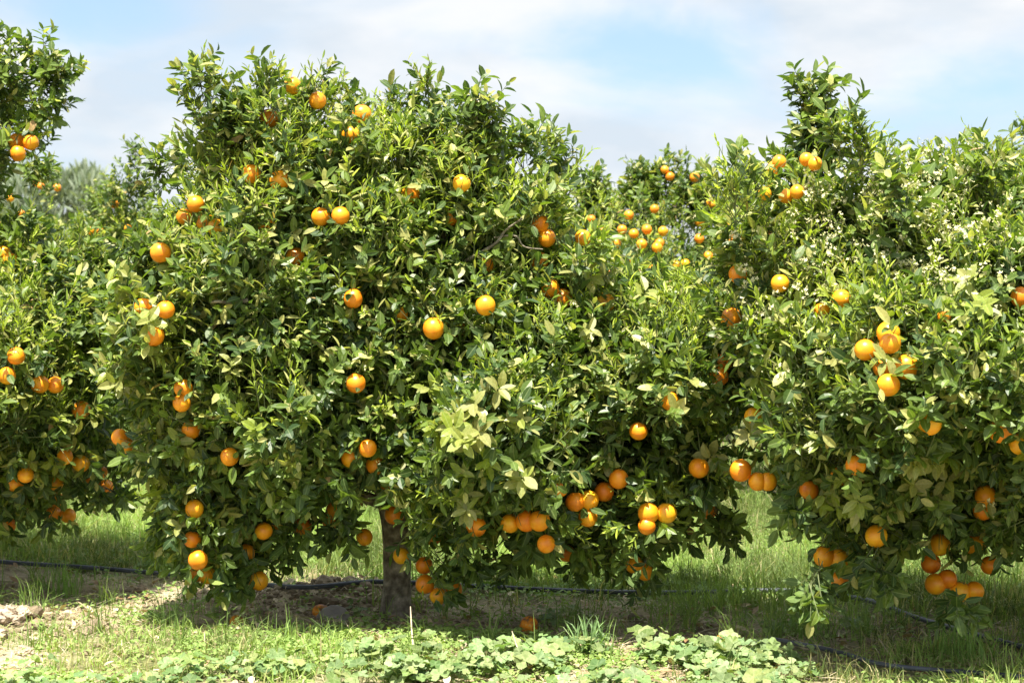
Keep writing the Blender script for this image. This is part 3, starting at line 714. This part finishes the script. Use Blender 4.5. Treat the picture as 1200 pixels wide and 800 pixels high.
# mallow: round lobed leaves on stalks
def mallow():
    mb = MB(); K = 15; A = []; B = []; P = []; Nn = []; S = []; Cc = []
    def spot(px, py, spread, k):
        X, Y = on_ground(px, py)
        for _ in range(k): yield X+rng.normal(0, spread), Y+rng.normal(0, spread*.8)
    plants = []
    for px in range(245, 940, 17):
        for (x, y) in spot(px, 815 if rnd(0, 1) < .5 else 795, .11, 2 if 520 < px < 640 else 3): plants.append((x, y, 1.))
    for px in list(range(340, 500, 20))+list(range(700, 930, 18))+[600, 625, 655]:
        for (x, y) in spot(px, 778, .09, 3): plants.append((x, y, 1.))
    for px in range(0, 240, 26):
        for (x, y) in spot(px, 812, .08, 2): plants.append((x, y, .75))
    for (px, py) in [(640,728),(655,722),(905,745),(1000,740),(420,720),(20,790),(660,735)]:
        for (x, y) in spot(px, py, .05, 2): plants.append((x, y, .7))
    for (x, y, s) in plants:
        if s == 1. and fbm(x*1.0+4, y*1.5, 2.2, 2) < .42: continue
        s *= rnd(.6, 1.15); shade = rnd(.75, 1.25)
        z = float(gh(x, y))
        for _ in range(rng.integers(7, 13)):
            th = rnd(0, 6.28); r = rnd(.02, .13)*s; hz = rnd(.03, .11)*s
            p = np.array([x+r*math.cos(th), y+r*math.sin(th), z+hz]); A.append([x+.2*r*math.cos(th), y, z]); B.append(p-[0, 0, .004])
            P.append(p); Nn.append([rng.normal(.5*math.cos(th)*.5, .28), rng.normal(.5*math.sin(th)*.5-.25, .3), 1]); S.append(rnd(.022, .042)*s)
            t = rnd(0, 1); Cc.append(np.array([.105, .185, .055])*(1-t)+np.array([.27, .36, .15])*t); Cc[-1] = Cc[-1]*shade*[rnd(.9, 1.2), 1, rnd(.8, 1.2)]
    P = np.array(P); print('mallow', len(plants)); Nn = norm(np.array(Nn)); S = np.array(S); n = len(P); a = norm(np.cross(Nn, norm(rng.normal(size=(n, 3))))); b = np.cross(Nn, a)
    V = [P]
    for j in range(K):
        th = .35+j*(2*math.pi-.7)/(K-1); lob = 1+.13*math.cos(5*th+math.pi*0)-(.25 if j in (0, K-1) else 0)
        wav = rng.normal(0, .10, n)+.12
        V.append(P+(a*math.cos(th)+b*math.sin(th))*(S*lob)[:, None]+Nn*(S*wav)[:, None])
    V = np.stack(V, 1); uv = np.concatenate([[[.5, 0]], np.array([[.5+.5*math.cos(2.5*2*(.35+j*(2*math.pi-.7)/(K-1))), 1] for j in range(K)])]); uv[1:, 0] = np.where(np.arange(K) % 3 == 1, .5, .9)
    mb.add(V, [[0, j+1, j+2] for j in range(K-1)], col=np.array(Cc), uv=uv)
    sticks(mb, np.array(A), np.array(B), .0018, .0012, col=np.array([.22, .30, .10]))
    tag(link('mallow', mb.mesh('mallow', [M['weed']])), 'pale green mallow with round lobed leaves along the front edge', 'weeds', kind='stuff')
mallow()

def tuft(label, px, py, n, h, w, col, spread=.05, lean=.45):
    X, Y = on_ground(px, py); q = rnd(0, 6.28, n); e = spread*1.3*rnd(0, 1, n)**.7; x = X+e*np.cos(q); y = Y+e*np.sin(q); t = rnd(0, 1, n)[:, None]
    o = link('grass_tuft', blades('grass_tuft', x, y, rnd(h*.5, h, n), rnd(w*.7, w, n), np.array(col)*(.75+.5*t), lean, segs=4))
    tag(o, label, 'grass tuft', 'tall grass tufts standing out in front')
tuft('broad-bladed pale grass tuft left of centre-right mallow, below the fallen orange', 690, 768, 60, .24, .013, (.24, .36, .16), .06)
tuft('tall wispy grass tuft in front of the hanging left branches', 75, 700, 60, .26, .008, (.20, .32, .08), .07)
tuft('long-bladed grass tuft at the foot of the right-hand tree', 1130, 775, 90, .24, .008, (.20, .32, .08), .12)
tuft('arching grass tuft on the bare strip between the middle and right trees', 945, 745, 80, .20, .008, (.20, .32, .08), .12)

# straw, dead leaves, clods
def litter(n, kind):
    x, y = scatter(n, -3.6, 3.8, 7.2, 11.5, lambda x, y: inview(x, y)*np.clip(1.15-cover(x, y), .1, 1)); m = len(x)
    if kind == 'straw':
        L = rnd(.03, .14, m); W = rnd(.002, .005, m); tilt = .12; c0, c1 = np.array([.38, .30, .18]), np.array([.66, .57, .40])
    else:
        L = rnd(.04, .08, m); W = L*.45; tilt = .35; c0, c1 = np.array([.28, .17, .08]), np.array([.58, .50, .34])
    th = rnd(0, 6.28, m); d = norm(np.stack([np.cos(th), np.sin(th), rng.normal(0, tilt, m)], 1)); nn = norm(np.stack([rng.normal(0, tilt, m), rng.normal(0, tilt, m), np.ones(m)], 1)); nn = norm(nn-d*np.sum(d*nn, 1, keepdims=True))
    t = rnd(0, 1, m)[:, None]; mb = MB()
    mb.add(leaf_verts(np.stack([x, y, gh(x, y)+rnd(.006, .03, m)], 1), d, nn, L, W, rnd(-.2, .3, m), rnd(0, .5, m)), LEAF_F, col=c0*(1-t)+c1*t, uv=LEAF_UV)
    return mb.mesh(kind, [M['litter']])
tag(link('straw', litter(24000, 'straw')), 'dry straw scattered over the bare soil strip', 'straw', kind='stuff')
tag(link('fallen_leaves', litter(2200, 'dead')), 'dry fallen leaves lying under the trees', 'fallen leaves', kind='stuff')
def rocky(seed, r, sub=2, flat=.7):
    g = np.random.default_rng(seed); import bmesh
    bm = bmesh.new(); bmesh.ops.create_icosphere(bm, subdivisions=sub, radius=1.0); V = np.array([v.co[:] for v in bm.verts]); Fc = [[v.index for v in f.verts] for f in bm.faces]; bm.free()
    k = g.normal(size=(7, 3)); V = V*(1+sum(.11*np.sin(V@(kk*2.2)+i)[:, None] for i, kk in enumerate(k))/1.6+g.normal(0, .05, (len(V), 1))); V[:, 2] *= flat; return V*r, Fc
def clods():
    mb = MB()
    for v in range(6):
        V, Fc = rocky(v, 1.0, 2)
        n1 = 150; cx = np.concatenate([rng.normal(-1.0, .38, n1), rng.normal(-2.45, .28, 130), rnd(-3, 3.2, 90)])
        cy = np.concatenate([rng.normal(9.95, .22, n1), rng.normal(9.0, .28, 130), rng.normal(0, .35, 90)]); i3 = n1+130
        cy[i3:] += P0[1]+(cx[i3:]-P0[0])*(-.385)
        s = np.clip(np.exp(rng.normal(-4.75, .62, len(cx))), .003, .05); a = rnd(0, 6.28, len(cx)); ca, sa = np.cos(a), np.sin(a)
        W = np.stack([V[None, :, 0]*ca[:, None]-V[None, :, 1]*sa[:, None], V[None, :, 0]*sa[:, None]+V[None, :, 1]*ca[:, None], np.repeat(V[None, :, 2], len(cx), 0)], 2)*s[:, None, None]
        W += np.stack([cx, cy, gh(cx, cy)+s*.25], 1)[:, None]; mb.add(W, Fc)
    return mb.mesh('soil_clods', [M['clod']], False)
tag(link('soil_clods', clods()), 'crumbly brown soil clods on the dug strip', 'soil clods', kind='stuff')
def stone(label, px, py, r, seed):
    X, Y = on_ground(px, py); V, Fc = rocky(seed, r, 3, .6); mb = MB(); mb.add(V+[X, Y, float(gh(X, Y))+r*.25], Fc)
    tag(link('stone', mb.mesh('stone', [M['rock']], True)), label, 'stone', 'stones on the ground')
stone('grey stone in the dug soil just left of the middle trunk', 392, 726, .085, 21)
for k_, (lx, ly, lr) in enumerate([(18,742,.075),(48,752,.05),(-8,755,.06),(30,765,.045)]):
    X, Y = on_ground(lx, ly); V, Fc = rocky(30+k_, lr, 4, .7); V = V*(1+.12*np.sin(V@[[90.], [70.], [110.]])+rng.normal(0, .035, (len(V), 1))); mb = MB(); mb.add(V+[X, Y, float(gh(X, Y))+lr*.15], Fc)
    tag(link('soil_lump', mb.mesh('soil_lump', [M['dry_clod']])), ('largest pale lump of dry soil on the heap at the left', 'flat pale soil lump right of the largest lump', 'pale soil lump at the very left edge', 'small pale soil lump lowest on the heap')[k_], 'soil lump', 'dry soil lumps of the left heap')

# drip pipes
def pipe(label, pts, r=.009):
    P = []
    for px, py in pts:
        X, Y = on_ground(px, py); P.append((X, Y, float(gh(X, Y))+r+.025))
    P = spline(P, 60); P[:, 2] = np.maximum(P[:, 2], gh(P[:, 0], P[:, 1])+r)
    mb = MB(); tube(mb, P, r, 10); tag(link('irrigation_pipe', mb.mesh('irrigation_pipe', [M['pipe']], True)), label, 'irrigation pipe', 'irrigation pipes')
pipe('grey irrigation pipe lying along the foot of the near row of trees', PIPE1, .0135)
pipe('second irrigation pipe nearest the camera in the bottom right corner', PIPE2, .011)
pipe('thin irrigation pipe behind, along the second row of trees', [(-100,548),(300,560),(600,570),(860,581),(940,584),(1100,592),(1350,604)], .013)

# fallen oranges
M['old_orange'] = noisy_material('weathered_peel', [(0.36, (0.16, 0.10, 0.045)), (0.46, (0.62, 0.20, 0.015)), (0.62, (0.84, 0.30, 0.015)), (0.75, (0.62, 0.42, 0.12))], 34, 0.6, 0.5, 120, 0.002)
OLD = ORANGE.copy(); OLD.name = 'fallen_orange'; OLD.materials[0] = M['old_orange']
def fallen(label, px, py, sink=.3, sc=1.0):
    X, Y = on_ground(px, py); o = put_orange(None, (X, Y, float(gh(X, Y))+.046*(1-sink)), sc, False, 1.5, 'fallen_orange'); o.data = OLD; o.scale = (sc, sc*.96, sc*.88)
    tag(o, label, 'orange', 'oranges fallen on the ground')
fallen('fallen orange on shaded soil right of the middle trunk, beside small round leaves', 620, 741, .15)
fallen('fallen orange half buried in weeds just below the grey stone by the trunk', 376, 722, .5)
fallen('fallen orange sunk in straw under the lower left hanging branches', 277, 734, .6, .9)
fallen('yellowish split orange lying in the grass between the middle and right trees', 850, 756, .55)

# dry sticks in front of the trunk
def stick(label, a, b, h0, h1, r):
    X0, Y0 = on_ground(*a); X1, Y1 = on_ground(*b); p0 = np.array([X0, Y0, float(gh(X0, Y0))+h0]); p1 = np.array([X1, Y1, float(gh(X1, Y1))+h1]); mb = MB()
    tube(mb, spline([p0, (p0+p1)/2+rng.normal(0, .02, 3), p1], 8), np.linspace(r, r*.4, 8), 6, rough=.08)
    tag(link('dry_stick', mb.mesh('dry_stick', [M['stick']], True)), label, 'stick', 'dry sticks on the ground')
stick('pale dry stick standing out of the mallow in front of the trunk', (486,775), (481,760), .0, .20, .006)
stick('thin pale stick leaning left beside the trunk', (425,752), (405,745), .0, .07, .004)
stick('pale stick leaning out of the mallow below the fallen orange', (640,800), (600,775), .0, .14, .005)
stick('short pale stick in the grass near the bottom right corner', (1050,780), (1030,765), .0, .07, .005)

# ------------------------------------------------------------------ light, sky, camera
SUN_EL, SUN_AZ = math.radians(67), math.radians(-14)       # azimuth: measured from straight behind the camera, towards its left
to_sun = Vector((math.sin(SUN_AZ)*math.cos(SUN_EL), -math.cos(SUN_AZ)*math.cos(SUN_EL), math.sin(SUN_EL)))
sl = bpy.data.lights.new('sun', 'SUN'); sl.energy = 5.0; sl.angle = math.radians(.6); sl.color = (1, .945, .83)
so = bpy.data.objects.new('sun', sl); COL.objects.link(so); so.rotation_euler = to_sun.to_track_quat('Z', 'Y').to_euler(); so.location = (0, 0, 20)

w = bpy.data.worlds.new('World'); scene.world = w; w.use_nodes = True; nt = w.node_tree; nt.nodes.clear()
sky = node(nt, 'ShaderNodeTexSky', sky_type='NISHITA'); sky.sun_disc = False; sky.sun_elevation = SUN_EL; sky.sun_rotation = math.atan2(to_sun.x, to_sun.y)
tc = node(nt, 'ShaderNodeTexCoord'); mp = node(nt, 'ShaderNodeMapping'); mp.inputs['Scale'].default_value = (1, 1, 2.6); mp.inputs['Location'].default_value = (.35, .2, .1)
nt.links.new(tc.outputs['Generated'], mp.inputs[0])
nz = node(nt, 'ShaderNodeTexNoise', i_Scale=5.5, i_Detail=9.0, i_Roughness=.56, i_Distortion=.5); nt.links.new(mp.outputs[0], nz.inputs['Vector'])
nz2 = node(nt, 'ShaderNodeTexNoise', i_Scale=9.0, i_Detail=5.0, i_Roughness=.5); nt.links.new(mp.outputs[0], nz2.inputs['Vector'])
def patch(px, py, r, amt):
    d = norm(world(px, py, 1.0)-np.array([0, 0, CAMZ])); v = node(nt, 'ShaderNodeVectorMath', operation='DISTANCE')
    sc = node(nt, 'ShaderNodeVectorMath', operation='MULTIPLY'); sc.inputs[1].default_value = (1, 1, 2.4); nt.links.new(tc.outputs['Generated'], sc.inputs[0])
    nt.links.new(sc.outputs[0], v.inputs[0]); v.inputs[1].default_value = (d[0], d[1], d[2]*2.4)
    m = node(nt, 'ShaderNodeMapRange', interpolation_type='SMOOTHSTEP'); m.inputs['From Min'].default_value = 0; m.inputs['From Max'].default_value = r; m.inputs['To Min'].default_value = amt; m.inputs['To Max'].default_value = 0
    nt.links.new(v.outputs['Value'], m.inputs[0]); return m.outputs[0]
bias = mathn(nt, 'ADD', mathn(nt, 'ADD', patch(770, 75, .11, -.28), patch(1150, 100, .13, -.28)), mathn(nt, 'ADD', patch(100, -10, .11, -.22), patch(1050, -20, .08, -.08)))
val = mathn(nt, 'ADD', nz.outputs[0], bias)
mask = node(nt, 'ShaderNodeMapRange', interpolation_type='SMOOTHSTEP'); mask.inputs['From Min'].default_value = .16; mask.inputs['From Max'].default_value = .58
nt.links.new(val, mask.inputs[0])
sz = node(nt, 'ShaderNodeSeparateXYZ'); nt.links.new(tc.outputs['Generated'], sz.inputs[0])
high = node(nt, 'ShaderNodeMapRange', interpolation_type='SMOOTHSTEP'); high.inputs['From Min'].default_value = .22; high.inputs['From Max'].default_value = .6; high.inputs['To Min'].default_value = 1; high.inputs['To Max'].default_value = .9
nt.links.new(sz.outputs[2], high.inputs[0])
mk = mathn(nt, 'MULTIPLY', mask.outputs[0], high.outputs[0])
cloud = ramp(nt, nz2.outputs[0], [(.36, (2.7, 3.02, 3.36)), (.60, (3.6, 3.66, 3.74))])
zb = node(nt, 'ShaderNodeMapRange', interpolation_type='SMOOTHSTEP'); zb.inputs['From Min'].default_value = .22; zb.inputs['From Max'].default_value = .75; zb.inputs['To Min'].default_value = 1; zb.inputs['To Max'].default_value = 1.8
nt.links.new(sz.outputs[2], zb.inputs[0]); vs = node(nt, 'ShaderNodeVectorMath', operation='SCALE'); nt.links.new(cloud, vs.inputs[0]); nt.links.new(zb.outputs[0], vs.inputs['Scale']); cloud = vs.outputs[0]   # cloud overhead, out of view, is brightened to add fill light
hsv = mixc(nt, .65, sky.outputs[0], (1.55, 2.25, 3.05))
colr = mixc(nt, mk, hsv, cloud)
bg = node(nt, 'ShaderNodeBackground'); bg.inputs[1].default_value = .1; nt.links.new(colr, bg.inputs[0])
wo = node(nt, 'ShaderNodeOutputWorld'); nt.links.new(bg.outputs[0], wo.inputs[0])

cd = bpy.data.cameras.new('camera'); cam = bpy.data.objects.new('camera', cd); COL.objects.link(cam); scene.camera = cam
cam.location = (0, 0, CAMZ); cam.rotation_euler = (math.radians(90), 0, 0); cd.sensor_width = 36; cd.lens = F/1200*36; cd.shift_y = -(400-HY)/1200
cd.clip_start = .1; cd.clip_end = 5000
cd.dof.use_dof = True; cd.dof.focus_distance = 8.4; cd.dof.aperture_fstop = 4.5
scene.view_settings.view_transform = 'Standard'; scene.view_settings.look = 'None'; scene.view_settings.gamma = 1.0; scene.view_settings.exposure = 1.45
scene.view_settings.use_curve_mapping = False
scene.cycles.max_bounces = 6; scene.cycles.transmission_bounces = 4; scene.cycles.diffuse_bounces = 4; scene.cycles.glossy_bounces = 2
